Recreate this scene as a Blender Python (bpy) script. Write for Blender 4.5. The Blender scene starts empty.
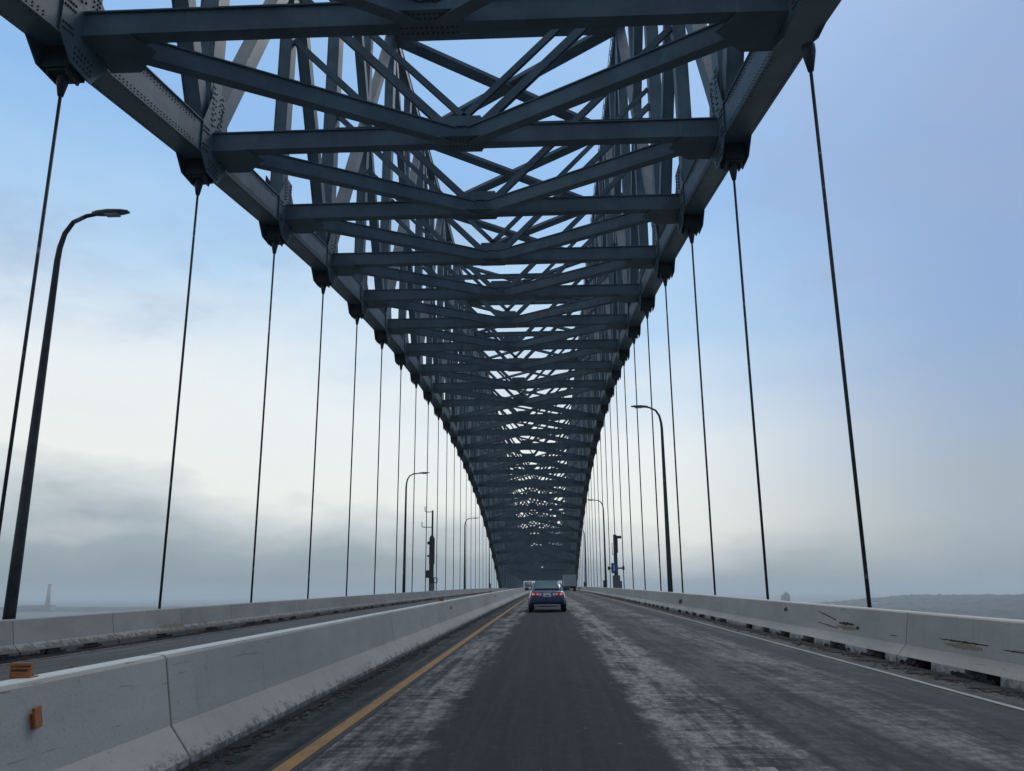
import bpy, bmesh, math, random
from mathutils import Vector, Matrix
random.seed(7)
R = math.radians
sc = bpy.context.scene
COL = sc.collection

# ------------------------------------------------------------------ materials
def mat(name, color, rough=.7, metal=0., noise=0., nscale=3., dark=None, bump=0., bscale=20.):
    m = bpy.data.materials.new(name); m.use_nodes = True
    nt = m.node_tree; N = nt.nodes; Lk = nt.links; b = N['Principled BSDF']
    b.inputs['Roughness'].default_value = rough; b.inputs['Metallic'].default_value = metal
    b.inputs['Base Color'].default_value = (*color, 1)
    if noise > 0:
        tc = N.new('ShaderNodeTexCoord')
        n = N.new('ShaderNodeTexNoise'); n.inputs['Scale'].default_value = nscale; n.inputs['Detail'].default_value = 6
        n.inputs['Roughness'].default_value = .65
        Lk.new(tc.outputs['Object'], n.inputs['Vector'])
        r = N.new('ShaderNodeValToRGB'); r.color_ramp.elements[0].position = .35; r.color_ramp.elements[1].position = .68
        d = dark or tuple(c * (1 - noise) for c in color)
        r.color_ramp.elements[0].color = (*d, 1); r.color_ramp.elements[1].color = (*color, 1)
        Lk.new(n.outputs['Fac'], r.inputs['Fac']); Lk.new(r.outputs['Color'], b.inputs['Base Color'])
    if bump > 0:
        tc = N.new('ShaderNodeTexCoord')
        n = N.new('ShaderNodeTexNoise'); n.inputs['Scale'].default_value = bscale; n.inputs['Detail'].default_value = 4
        Lk.new(tc.outputs['Object'], n.inputs['Vector'])
        bp = N.new('ShaderNodeBump'); bp.inputs['Strength'].default_value = bump; bp.inputs['Distance'].default_value = .02
        Lk.new(n.outputs['Fac'], bp.inputs['Height']); Lk.new(bp.outputs['Normal'], b.inputs['Normal'])
    return m

class NB:
    """small node-building helper"""
    def __init__(s, m): s.nt = m.node_tree; s.N = s.nt.nodes; s.L = s.nt.links
    def node(s, t, **kw):
        n = s.N.new(t)
        for k, v in kw.items(): setattr(n, k, v)
        return n
    def plug(s, sock, v):
        if isinstance(v, bpy.types.NodeSocket): s.L.new(v, sock)
        else: sock.default_value = v
    def math(s, op, a, b=0., c=0., clamp=False):
        n = s.node('ShaderNodeMath', operation=op, use_clamp=clamp)
        for i, v in enumerate((a, b, c)): s.plug(n.inputs[i], v)
        return n.outputs[0]
    def mix(s, f, a, b):
        n = s.node('ShaderNodeMix', data_type='RGBA')
        s.plug(n.inputs[0], f); s.plug(n.inputs[6], a); s.plug(n.inputs[7], b)
        return n.outputs[2]
    def noise(s, vec, scale, detail=4., rough=.55):
        n = s.node('ShaderNodeTexNoise'); s.plug(n.inputs['Vector'], vec)
        n.inputs['Scale'].default_value = scale; n.inputs['Detail'].default_value = detail; n.inputs['Roughness'].default_value = rough
        return n.outputs['Fac']
    def scale(s, vec, x, y, z):
        n = s.node('ShaderNodeVectorMath', operation='MULTIPLY'); s.plug(n.inputs[0], vec); n.inputs[1].default_value = (x, y, z)
        return n.outputs[0]
    def smooth(s, v, a, b):
        n = s.node('ShaderNodeMapRange', interpolation_type='SMOOTHSTEP'); s.plug(n.inputs[0], v)
        n.inputs[1].default_value = a; n.inputs[2].default_value = b
        return n.outputs[0]

# steel: blue grey paint with streaks and faint rust
def steel_material(name, base, dark):
    m = bpy.data.materials.new(name); m.use_nodes = True; nb = NB(m); b = nb.N['Principled BSDF']
    p = nb.node('ShaderNodeNewGeometry').outputs['Position']
    n1 = nb.noise(p, .55, 5); n2 = nb.noise(nb.scale(p, 3, 3, .5), 1., 5, .7); n3 = nb.noise(p, 2.2, 6, .75)
    c = nb.mix(nb.smooth(n1, .35, .65), (*dark, 1), (*base, 1))
    c = nb.mix(nb.math('MULTIPLY', nb.smooth(n2, .55, .75), .4), c, (base[0]*1.6, base[1]*1.55, base[2]*1.45, 1))
    c = nb.mix(nb.math('MULTIPLY', nb.smooth(n3, .66, .74), .55), c, (.07, .058, .05, 1))
    nb.L.new(c, b.inputs['Base Color']); b.inputs['Roughness'].default_value = .5
    b.inputs['Specular IOR Level'].default_value = .35
    bp = nb.node('ShaderNodeBump'); bp.inputs['Strength'].default_value = .25; bp.inputs['Distance'].default_value = .03
    nb.L.new(n3, bp.inputs['Height']); nb.L.new(bp.outputs['Normal'], b.inputs['Normal'])
    return m
STEEL = steel_material('painted_steel', (.098, .150, .186), (.064, .102, .130))
RIVET = steel_material('rivet_steel', (.025, .033, .038), (.02, .026, .03))
CAST = steel_material('cast_steel', (.036, .046, .053), (.022, .029, .034))
ROPE = mat('wire_rope', (.05, .053, .056), .6, .2, .5, 6., bump=.6, bscale=60)
POLE = mat('lamp_pole_steel', (.055, .06, .066), .55, .2, .5, 5.)
def speckle(m, col, th, sc_):
    nb = NB(m); b = nb.N['Principled BSDF']; l = b.inputs['Base Color'].links[0]; src = l.from_socket
    p = nb.node('ShaderNodeNewGeometry').outputs['Position']
    n = nb.noise(nb.scale(p, 1, 1, .6), sc_, 3, .6)
    nb.L.new(nb.mix(nb.smooth(n, th, th+.05), src, (*col, 1)), b.inputs['Base Color'])
speckle(ROPE, (.26, .27, .28), .62, 3.2); speckle(POLE, (.24, .25, .26), .64, 3.6)
LAMPHEAD = mat('lamp_head', (.16, .17, .18), .5, .3, .3, 8.)
LENS = mat('lamp_lens', (.35, .36, .36), .25)

def paint_material(name, col, wear, under):
    m = bpy.data.materials.new(name); m.use_nodes = True; nb = NB(m); b = nb.N['Principled BSDF']
    p = nb.node('ShaderNodeNewGeometry').outputs['Position']
    n = nb.noise(nb.scale(p, 4, .8, 1), 3., 8, .75); f = nb.noise(p, 45., 4, .8)
    a = nb.smooth(nb.math('ADD', nb.math('MULTIPLY', n, .6), nb.math('MULTIPLY', f, .4)), wear - .09, wear + .09)
    nb.L.new(nb.mix(a, (*under, 1), (*col, 1)), b.inputs['Base Color']); b.inputs['Roughness'].default_value = .7
    return m

def concrete_material(name, base, grime):
    m = bpy.data.materials.new(name); m.use_nodes = True; nb = NB(m); b = nb.N['Principled BSDF']
    p = nb.node('ShaderNodeNewGeometry').outputs['Position']
    oi = nb.node('ShaderNodeObjectInfo').outputs['Random']
    big = nb.noise(nb.scale(p, .7, .35, 1.), 1.2, 5, .6)
    streak = nb.noise(nb.scale(p, 2., 2.6, .25), 1.6, 5, .7)
    fine = nb.noise(p, 30., 4, .7)
    spot = nb.noise(p, 9., 3, .6)
    c = nb.mix(nb.smooth(big, .3, .7), (*[v*.78 for v in base], 1), (*base, 1))
    c = nb.mix(nb.math('MULTIPLY', nb.smooth(streak, .52, .75), .45), c, (*grime, 1))
    c = nb.mix(nb.math('MULTIPLY', nb.smooth(spot, .66, .78), .4), c, (grime[0]*.7, grime[1]*.66, grime[2]*.6, 1))
    c = nb.mix(nb.math('MULTIPLY', fine, .28), c, (*[v*.6 for v in base], 1))
    sp = nb.node('ShaderNodeSeparateXYZ'); nb.L.new(p, sp.inputs[0]); y_ = sp.outputs[1]
    hgt = nb.math('SUBTRACT', sp.outputs[2], nb.math('MULTIPLY', y_, nb.math('MULTIPLY_ADD', y_, -2.01e-5, .0137)))
    spl = nb.noise(nb.scale(p, 1, 1., 1.6), 6., 7, .8)
    dirt = nb.smooth(nb.math('SUBTRACT', nb.math('MULTIPLY', spl, .62), hgt), .17, .30)
    c = nb.mix(nb.math('MULTIPLY', dirt, .8), c, (.05, .047, .042, 1))
    scf = nb.noise(nb.scale(p, 1, .35, 7.), 3.2, 4, .65); scg = nb.noise(nb.scale(p, 1, .25, .6), 1.1, 3)
    c = nb.mix(nb.math('MULTIPLY', nb.math('MULTIPLY', nb.smooth(scf, .62, .68), nb.smooth(scg, .46, .6)), .6), c, (.07, .066, .06, 1))
    pore = nb.noise(p, 55., 2, .5)
    c = nb.mix(nb.math('MULTIPLY', nb.smooth(pore, .66, .72), .5), c, (.1, .095, .085, 1))
    hs = nb.node('ShaderNodeHueSaturation'); nb.plug(hs.inputs['Color'], c)
    nb.plug(hs.inputs['Value'], nb.math('MULTIPLY_ADD', oi, .16, .93))
    nb.L.new(hs.outputs[0], b.inputs['Base Color']); b.inputs['Roughness'].default_value = .85
    bp = nb.node('ShaderNodeBump'); bp.inputs['Strength'].default_value = .35; bp.inputs['Distance'].default_value = .012
    nb.L.new(fine, bp.inputs['Height']); nb.L.new(bp.outputs['Normal'], b.inputs['Normal'])
    return m
CONC = concrete_material('precast_concrete', (.46, .445, .405), (.27, .255, .225))
CONC2 = concrete_material('weathered_concrete', (.41, .395, .36), (.23, .22, .19))
DECKC = concrete_material('deck_concrete', (.22, .22, .21), (.12, .12, .11))
TOPPALE = paint_material('brightened_top_pale', (.66, .66, .63), .36, (.34, .33, .31))  # brightness of the median's top face, put into a pale colour
SCAR = mat('scraped_rust', (.075, .045, .03), .9, 0, .7, 12., dark=(.015, .013, .012))
STAIN = mat('rust_stain', (.27, .215, .15), .9, 0, .5, 14., dark=(.22, .19, .14))
BLACK = mat('dirt_black', (.012, .012, .012), .97, 0, .5, 14.)
GRIT = mat('road_grit', (.02, .019, .018), .97, 0, .5, 30.)
JOINT = mat('joint_filler', (.035, .035, .034), .9)
ORANGE = mat('orange_reflector', (.42, .13, .02), .35, 0, .3, 30., bump=.3, bscale=120)

# road: asphalt worn in bands along the lanes
def road_material(name, bands, base, light):
    m = bpy.data.materials.new(name); m.use_nodes = True; nb = NB(m); b = nb.N['Principled BSDF']
    p = nb.node('ShaderNodeNewGeometry').outputs['Position']
    sx = nb.node('ShaderNodeSeparateXYZ'); nb.L.new(p, sx.inputs[0])
    wob = nb.noise(nb.scale(p, .35, .06, 0), 1., 5, .6)
    wob2 = nb.noise(nb.scale(p, 1., .5, 0), 2.2, 7, .75)
    x = nb.math('ADD', sx.outputs[0], nb.math('ADD', nb.math('MULTIPLY_ADD', wob, .9, -.45), nb.math('MULTIPLY_ADD', wob2, 1.1, -.55)))
    rag = nb.noise(nb.scale(p, .9, .22, 0), 1.6, 8, .72)          # ragged patches
    cross = nb.noise(nb.scale(p, .8, 5.5, 0), 1.3, 5, .7)          # scratches across the lane
    streak = nb.noise(nb.scale(p, 5.5, .12, 0), 1., 6, .65)        # streaks along the lane
    fine = nb.noise(p, 42., 4, .8)
    agg = nb.noise(nb.scale(p, 1., .55, 1.), 9., 7, .85)
    tot = None
    for (x0, x1, soft, amt) in bands:
        f = nb.math('MULTIPLY', nb.smooth(x, x0 - soft, x0 + soft), nb.math('SUBTRACT', 1., nb.smooth(x, x1 - soft, x1 + soft)))
        f = nb.math('MULTIPLY', f, amt)
        tot = f if tot is None else nb.math('ADD', tot, f)
    br = nb.math('ADD', nb.math('MULTIPLY', rag, .5), nb.math('ADD', nb.math('MULTIPLY', cross, .26), nb.math('MULTIPLY', streak, .32)))
    lim = nb.math('MULTIPLY_ADD', nb.smooth(br, .46, .60), .95, .08)
    fac = nb.math('MULTIPLY', tot, lim, clamp=True)
    sp = nb.math('MULTIPLY', nb.smooth(agg, .40, .60), .75)
    fac = nb.math('MULTIPLY', fac, nb.math('ADD', .4, sp), clamp=True)
    c0 = nb.mix(nb.smooth(streak, .35, .7), (*[v*.75 for v in base], 1), (*[v*1.35 for v in base], 1))
    c0 = nb.mix(nb.math('MULTIPLY', nb.smooth(agg, .50, .68), .6), c0, (*[v*2.4 for v in base], 1))
    lc = nb.mix(nb.smooth(rag, .35, .7), (light[0]*.72, light[1]*.7, light[2]*.68, 1), (*light, 1))
    c = nb.mix(fac, c0, lc)
    c = nb.mix(nb.math('MULTIPLY', fine, .35), c, (.02, .02, .02, 1))
    vw = nb.node('ShaderNodeVectorMath', operation='ADD'); nb.L.new(nb.scale(p, .55, .3, 0), vw.inputs[0])
    nz = nb.node('ShaderNodeTexNoise'); nb.L.new(p, nz.inputs['Vector']); nz.inputs['Scale'].default_value = 1.6; nz.inputs['Detail'].default_value = 5
    nb.L.new(nb.scale(nz.outputs['Color'], .5, .5, 0), vw.inputs[1])
    vo = nb.node('ShaderNodeTexVoronoi', feature='DISTANCE_TO_EDGE'); nb.L.new(vw.outputs[0], vo.inputs['Vector']); vo.inputs['Scale'].default_value = 1.
    crk = nb.math('MULTIPLY', nb.math('SUBTRACT', 1., nb.smooth(vo.outputs['Distance'], .004, .012)), nb.smooth(nb.noise(nb.scale(p, .3, .12, 0), 1., 3), .5, .58))
    c = nb.mix(nb.math('MULTIPLY', crk, .75), c, (.012, .012, .013, 1))
    oil = nb.noise(nb.scale(p, 1.2, .5, 0), 2.6, 5, .7)
    c = nb.mix(nb.math('MULTIPLY', nb.smooth(oil, .64, .74), .6), c, (.014, .015, .017, 1))
    nb.L.new(c, b.inputs['Base Color'])
    nb.plug(b.inputs['Roughness'], nb.math('MULTIPLY_ADD', fac, .2, .78))
    b.inputs['Specular IOR Level'].default_value = .16
    bp = nb.node('ShaderNodeBump'); bp.inputs['Strength'].default_value = .8; bp.inputs['Distance'].default_value = .02
    nb.L.new(nb.math('ADD', agg, nb.math('MULTIPLY', fine, .6)), bp.inputs['Height']); nb.L.new(bp.outputs['Normal'], b.inputs['Normal'])
    return m
ROAD = road_material('worn_asphalt', [(-1.85, -1.15, .16, .95), (1.0, 1.85, .18, 1.2), (3.0, 4.0, .35, .62), (1.8, 3.0, .3, .25), (4.5, 6., .3, .2), (-3., -2.1, .1, .2)],
                     (.024, .033, .036), (.40, .40, .38))
ROADL = road_material('worn_asphalt_far', [(-11.5, -10., .4, .7), (-8.6, -7.4, .4, .8), (-5.6, -4., .4, .6)], (.115, .115, .112), (.27, .265, .25))

YELLOW = paint_material('yellow_paint', (.33, .175, .04), .44, (.09, .065, .04))
TAR = paint_material('black_sealant', (.016, .016, .017), .34, (.04, .04, .04))
WHITE = paint_material('white_paint', (.22, .22, .21), .51, (.12, .12, .118))
WHITEWORN = paint_material('worn_white_paint', (.42, .42, .4), .56, (.13, .13, .125))

# ------------------------------------------------------------------ mesh helpers
def tag(o, label=None, cat=None, group=None, kind=None):
    if label: o['label'] = label
    if cat: o['category'] = cat
    if group: o['group'] = group
    if kind: o['kind'] = kind
    return o
def empty(name, loc=(0, 0, 0)):
    o = bpy.data.objects.new(name, None); COL.objects.link(o); o.location = loc; o.empty_display_size = .3
    return o
class MB:
    def __init__(s): s.v = []; s.f = []; s.mi = []; s.m = 0
    def add(s, vs, fs):
        k = len(s.v); s.v += [tuple(v) for v in vs]; s.f += [tuple(i + k for i in f) for f in fs]; s.mi += [s.m] * len(fs); return s
    def box(s, c, d, M=None):
        x, y, z = (q / 2 for q in d)
        vs = [Vector((a * x, b_ * y, e * z)) for a in (-1, 1) for b_ in (-1, 1) for e in (-1, 1)]
        if M: vs = [M @ v for v in vs]
        c = Vector(c)
        return s.add([v + c for v in vs], [(0, 1, 3, 2), (4, 6, 7, 5), (0, 4, 5, 1), (2, 3, 7, 6), (0, 2, 6, 4), (1, 5, 7, 3)])
    def frame(s, P, Q, up):
        a = (Q - P).normalized(); r = a.cross(up)
        if r.length < 1e-4: r = a.cross(Vector((1, 0, 0)))
        r.normalize(); return a, r, r.cross(a).normalized()
    def prof(s, P, Q, pr, up=Vector((0, 0, 1)), cap=True):
        """extrude a closed profile [(right, up)...] from P to Q"""
        P = Vector(P); Q = Vector(Q); a, r, u = s.frame(P, Q, Vector(up)); n = len(pr)
        vs = [P + r * x + u * y for x, y in pr] + [Q + r * x + u * y for x, y in pr]
        fs = [(i, (i + 1) % n, n + (i + 1) % n, n + i) for i in range(n)]
        if cap: fs += [tuple(range(n))[::-1], tuple(range(n, 2 * n))]
        return s.add(vs, fs)
    def beam(s, P, Q, w, h, up=Vector((0, 0, 1))):
        return s.prof(P, Q, [(-w/2, -h/2), (w/2, -h/2), (w/2, h/2), (-w/2, h/2)], up)
    def ibeam(s, P, Q, w, h, t=.06, tw=.05, up=Vector((0, 0, 1))):
        a, b_ = w/2, h/2
        return s.prof(P, Q, [(-a, -b_), (a, -b_), (a, -b_+t), (tw, -b_+t), (tw, b_-t), (a, b_-t), (a, b_), (-a, b_), (-a, b_-t), (-tw, b_-t), (-tw, -b_+t), (-a, -b_+t)], up)
    def tube(s, pts, rad, n=10, cap=True):
        pts = [Vector(p) for p in pts]; rads = rad if isinstance(rad, (list, tuple)) else [rad] * len(pts)
        vs = []; fs = []; ref = None
        for i, p in enumerate(pts):
            t = (pts[min(i+1, len(pts)-1)] - pts[max(i-1, 0)]).normalized()
            if ref is None: ref = t.orthogonal().normalized()
            ref = (ref - t * ref.dot(t)).normalized(); b_ = t.cross(ref)
            for j in range(n):
                a = 2*math.pi*j/n; vs.append(p + (ref*math.cos(a) + b_*math.sin(a))*rads[i])
        for i in range(len(pts)-1):
            for j in range(n):
                fs.append((i*n+j, i*n+(j+1) % n, (i+1)*n+(j+1) % n, (i+1)*n+j))
        if cap: fs += [tuple(range(n))[::-1], tuple((len(pts)-1)*n+j for j in range(n))]
        return s.add(vs, fs)
    def loft(s, rings, closed=True, cap=True):
        n = len(rings[0]); vs = [v for r in rings for v in r]; fs = []
        for i in range(len(rings)-1):
            for j in range(n if closed else n-1):
                fs.append((i*n+j, i*n+(j+1) % n, (i+1)*n+(j+1) % n, (i+1)*n+j))
        if cap: fs += [tuple(range(n))[::-1], tuple((len(rings)-1)*n+j for j in range(n))]
        return s.add(vs, fs)
    def plate(s, pts, nrm, t):
        """flat polygon pts thickened by t along nrm"""
        nrm = Vector(nrm).normalized(); pts = [Vector(p) for p in pts]; n = len(pts)
        vs = [p - nrm*t/2 for p in pts] + [p + nrm*t/2 for p in pts]
        return s.add(vs, [tuple(range(n))[::-1], tuple(range(n, 2*n))] + [(i, (i+1) % n, n+(i+1) % n, n+i) for i in range(n)])
    def dome(s, p, nrm, r):
        nrm = Vector(nrm).normalized(); a = nrm.orthogonal().normalized(); b_ = nrm.cross(a); p = Vector(p)
        vs = [p + (a*math.cos(k*math.pi/3) + b_*math.sin(k*math.pi/3))*r for k in range(6)] + [p + nrm*r*.7 + (a*math.cos(k*math.pi/3) + b_*math.sin(k*math.pi/3))*r*.55 for k in range(6)]
        return s.add(vs, [(k, (k+1) % 6, 6+(k+1) % 6, 6+k) for k in range(6)] + [tuple(range(6, 12))])
    def build(s, name, mats, parent=None, smooth=False, bevel=0., org=None, recalc=True):
        me = bpy.data.meshes.new(name)
        vs = s.v
        if org is not None: vs = [(v[0]-org[0], v[1]-org[1], v[2]-org[2]) for v in vs]
        me.from_pydata([tuple(v) for v in vs], [], s.f); me.update()
        if not isinstance(mats, (list, tuple)): mats = [mats]
        for m in mats: me.materials.append(m)
        for p_, i in zip(me.polygons, s.mi): p_.material_index = min(i, len(mats)-1); p_.use_smooth = smooth
        if recalc:
            b = bmesh.new(); b.from_mesh(me); bmesh.ops.recalc_face_normals(b, faces=b.faces); b.to_mesh(me); b.free()
        o = bpy.data.objects.new(name, me); COL.objects.link(o)
        if org is not None and parent is None: o.location = org
        if parent: o.parent = parent
        if bevel > 0:
            md = o.modifiers.new('bevel', 'BEVEL'); md.width = bevel; md.segments = 2; md.limit_method = 'ANGLE'; md.angle_limit = R(40)
        return o

# ------------------------------------------------------------------ layout
GR, CC = .0137, 2.01e-5
def zr(y): return GR*y - CC*y*y           # road level
CAMZ = 1.35
XL, XR = -14.55, 7.95                      # truss planes
XC = (XL + XR)/2
Y0, PAN = 21.63, 9.796
def ny(k): return Y0 + PAN*k
def hpin(k): return CAMZ + 23.45 - .101*(k-9)**2
def hch(k): return hpin(min(k, 27)) + 1.75          # axis of the lower chord
def htop(k): return CAMZ + 54.2 - .012*(k-9)**2 - (1.1*(k-26) if k > 26 else 0)

# ------------------------------------------------------------------ bridge deck and roads (setting)
YA, YB = -14., 620.
YS = [YA] + [y for y in range(-10, 620, 5)] + [YB]
def zl(x):                                  # left roadway falls away from the median
    return -.16*max(0., (-x - 3.4))/8.
def strip(name, xs, m, zoff, y0=YA, y1=YB, step=4., zf=None):
    mb = MB(); ys = []; y = y0
    while y < y1 - 1e-6: ys.append(y); y += step
    ys.append(y1); n = len(xs)
    vs = [(x, y, zr(y) + zoff + (zl(x) if x < -3.4 else 0)) for y in ys for x in xs]
    fs = [(i*n+j, i*n+j+1, (i+1)*n+j+1, (i+1)*n+j) for i in range(len(ys)-1) for j in range(n-1)]
    mb.add(vs, fs); o = mb.build(name, m, recalc=False); o['kind'] = 'structure'; return o
strip('road', [-2.95, -2, 0, 2, 4, 5.95], ROAD, 0)
strip('road', [-11.8, -9, -6, -3.5, -2.95], ROADL, -.004)
# slab with girders and floor beams out to the hangers
d = MB()
for i in range(len(YS)-1):
    a, b_ = YS[i], YS[i+1]
    d.loft([[Vector((-12.0, y, zr(y)-.75)), Vector((6.3, y, zr(y)-.75)), Vector((6.3, y, zr(y)-.03)), Vector((-3.3, y, zr(y)-.03)), Vector((-12.0, y, zr(y)-.23))] for y in (a, b_)], cap=(i in (0, len(YS)-2)))
for k in range(-3, 27):
    y = ny(k); d.ibeam((XL-.4, y, zr(y)-1.5), (XR+.4, y, zr(y)-1.5), .5, 1.4)
for x in (XL, XR):
    for k in range(-3, 26): d.ibeam((x, ny(k)+.27, zr(ny(k))-1.3), (x, ny(k+1)-.27, zr(ny(k+1))-1.3), .4, 1.)
for x in (XL+.2, XR-.2):
    for y in range(120, 620, 70): pass
o = d.build('bridge_deck', DECKC); o['kind'] = 'structure'
# piers under the far deck, below the roadway
strip('lane_line', [-2.065, -1.935], YELLOW, .008)
strip('lane_line', [-2.12, -2.065], TAR, .006); strip('lane_line', [-1.935, -1.875], TAR, .006)
strip('lane_line', [4.87, 4.96], WHITE, .008)
strip('lane_line', [-10.75, -10.62], WHITE, .008); strip('lane_line', [-3.75, -3.62], YELLOW, .008)
for k in range(0, 24):
    y0 = 3.6 + k*12.2
    strip('lane_line', [1.5, 1.63], WHITEWORN, .008, y0, y0 + 3.05, 1.5)
for k in range(0, 24):
    strip('lane_line', [-7.2, -7.07], WHITEWORN, .008, 5 + k*12.2, 8 + k*12.2, 1.5)
# expansion joints: thin dark strips across the lanes
for y in (33., 72., 111.):
    strip('deck_joint', [-2.6, 0, 2, 5.6], JOINT, .005, y, y + .12, .12)

# ------------------------------------------------------------------ concrete barriers
ORD = ['nearest', 'second', 'third', 'fourth', 'fifth', 'sixth', 'seventh', 'eighth', 'ninth', 'tenth', 'eleventh', 'twelfth', 'thirteenth', 'fourteenth', 'fifteenth', 'sixteenth', 'seventeenth', 'eighteenth', 'nineteenth', 'twentieth']
HB = .81
def jersey_loft(mb, xf, side, y0, y1, z_off, slots=(), back=None):
    """xf: x of the traffic-side toe; side +1: barrier lies to +x of the toe. back None: one-sided parapet; else double faced of width back"""
    def pr(toe):
        f = [(0, toe), (.0, .075), (.17, .30), (.255, HB-.02), (.275, HB)]
        if toe > .0: f[0] = (.02, toe); f[1] = (.02, toe)
        if back: w = back; bk = [(w-.275, HB), (w-.255, HB-.02), (w-.17, .30), (w, .075), (w, 0)]
        else: bk = [(.52, HB), (.54, HB-.02), (.56, 0)]
        return f + bk
    def ring(y, toe, inset=0):
        return [Vector((xf + side*x, y, zr(y) + z_off + z)) for x, z in pr(toe)]
    c = .012
    if not slots:
        mb.loft([ring(y0, 0), ring(y1, 0)])
    else:
        # body above the drain slots, feet between them
        def body(y):
            return [Vector((xf + side*x, y, zr(y)+z_off+z)) for x, z in [(.06, .14), (.015, .14), (.17, .30), (.255, HB-.02), (.275, HB), (.52, HB), (.54, HB-.02), (.56, .14)]]
        mb.loft([body(y0), body(y1)])
        def foot(y, j0=0):
            return [Vector((xf + side*x, y, zr(y)+z_off+z)) for x, z in [(-.005, 0), (.012, .138), (.30, .138), (.30, 0)]]
        y = y0
        for (a, b_) in slots:
            if a > y + .05:
                mb.loft([foot(y + random.uniform(0, .05)), foot((y+a)/2), foot(a)])
            y = b_
        if y1 > y + .05: mb.loft([foot(y), foot(y1)])
        mb.m = 1
        def wall(y): return [Vector((xf + side*x, y, zr(y)+z_off+z)) for x, z in [(.302, 0), (.302, .137), (.54, .137), (.54, 0)]]
        mb.loft([wall(y0+.02), wall(y1-.02)])
        fx_ = face_x(xf, side); rgn = random.Random(int(y0*10))
        for (a, b_) in slots:
            for q in range(3 if side > 0 else 7):
                c_ = rgn.uniform(a-.25, b_+.25); w_ = rgn.uniform(.12, .4 if side > 0 else .8); hz = rgn.uniform(.04, .13)
                ragged_patch(mb, lambda z: fx_(z - z_off) - side*.006, c_-w_/2, c_+w_/2, z_off + .0, z_off + .02 + hz*1.3, 7, .006, side, rgn)
            for q in range(2):
                c_ = rgn.uniform(a-.1, b_+.1); w_ = rgn.uniform(.03, .12)
                ragged_patch(mb, lambda z: fx_(z - z_off), c_-w_/2, c_+w_/2, z_off + .1, z_off + rgn.uniform(.17, .3), 5, .006, side, rgn)
        mb.m = 0
def ragged_patch(mb, x_at, y0, y1, z0, z1, n=12, lift=.004, side=1, rng=random):
    """thin irregular patch following a sloping face: x_at(z) gives the face"""
    top = []; bot = []
    for i in range(n+1):
        t = i/n; y = y0 + (y1-y0)*t; m_ = (z0+z1)/2; hw = (z1-z0)/2*math.sin(math.pi*min(max(t, .06), .94))**.5
        zt = m_ + hw*rng.uniform(.35, 1.); zb = m_ - hw*rng.uniform(.35, 1.)
        top.append((x_at(zt)-side*lift, y, zt + zr(y))); bot.append((x_at(zb)-side*lift, y, zb + zr(y)))
    vs = top + bot; k = n+1
    mb.add(vs, [(i, i+1, k+i+1, k+i) for i in range(n)])
def face_x(xf, side):  # x of the sloped traffic face at height z
    def f(z):
        if z < .075: d_ = 0
        elif z < .30: d_ = .17*(z-.075)/.225
        else: d_ = .17 + .085*(z-.30)/(HB-.02-.30)
        return xf + side*d_
    return f

TOE_R, TOE_ML, TOE_L = 5.62, -2.74, -11.2
MW = .72
def seg_label(kind, i, n_named, texts):
    if i < n_named: return texts[0].format(ORD[i])
    return texts[1]
# median: precast pieces 9.35 m long
med = []; yj = 6.67 - 9.4*2; i = 0
while yj < 330:
    y0, y1 = yj + .012, yj + 9.4 - .012
    mb = MB(); jersey_loft(mb, TOE_ML, -1, y0, y1, 0, (), MW)
    o = mb.build('concrete_barrier', CONC, bevel=.008, org=(TOE_ML-.33, (y0+y1)/2, zr((y0+y1)/2)))
    cp = MB()  # thin pale strip added to brighten the barrier's top face
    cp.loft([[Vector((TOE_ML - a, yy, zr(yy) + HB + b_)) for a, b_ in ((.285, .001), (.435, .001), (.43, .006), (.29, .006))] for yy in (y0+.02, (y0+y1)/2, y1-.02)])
    cq = cp.build('brightened_top', TOPPALE); cq.parent = o; cq.matrix_parent_inverse = Matrix.Translation(-Vector(o.location))
    med.append((o, y0, y1)); yj += 9.4
vis = 0
for (o, y0, y1) in med:
    if y1 < 5: tag(o, 'pale concrete median barrier piece beside the bottom left corner of the photo', 'barrier', 'concrete median barriers'); continue
    lab = 'pale grey concrete median barrier piece, {} from the viewer, beside the yellow line'.format(ORD[vis]) if vis < 9 else 'tiny distant concrete median barrier piece in the far run near the blue car'
    tag(o, lab, 'barrier', 'concrete median barriers'); vis += 1
# joint shadow filler: grout strip inside each gap
# orange reflectors fixed to the median
fx = face_x(TOE_ML, -1)
def on_median(y):
    for (o, a, b_) in med:
        if a <= y <= b_: return o
    return med[0][0]
def reflector(o, y, where):
    mb = MB(); z = zr(y)
    if where == 'top':
        M = Matrix.Rotation(R(0), 3, 'X')
        mb.box((TOE_ML-.42, y, z+HB+.05), (.13, .02, .085)); mb.box((TOE_ML-.42, y+.04, z+HB+.008), (.13, .08, .014))
    else:
        zc = .62; x = fx(zc)
        M = Matrix.Rotation(R(-7), 3, 'Y') @ Matrix.Rotation(R(6), 3, 'X')
        mb.box((x+.03, y, z+zc), (.018, .07, .115), M); mb.box((x+.006, y+.03, z+zc-.02), (.012, .1, .09), M)
    mb.m = 1
    if where == 'top':
        for q in (-.04, .04): mb.dome((TOE_ML-.42+q, y+.05, z+HB+.015), (0, 0, 1), .012)
        mb.box((TOE_ML-.42, y-.012, z+HB+.05), (.1, .006, .012)); mb.box((TOE_ML-.42, y-.012, z+HB+.072), (.12, .006, .008))
    r = mb.build('reflector', [ORANGE, SCAR], bevel=.004)
    r.parent = o; r.matrix_parent_inverse = Matrix.Translation(-Vector(o.location))
    return r
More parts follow.
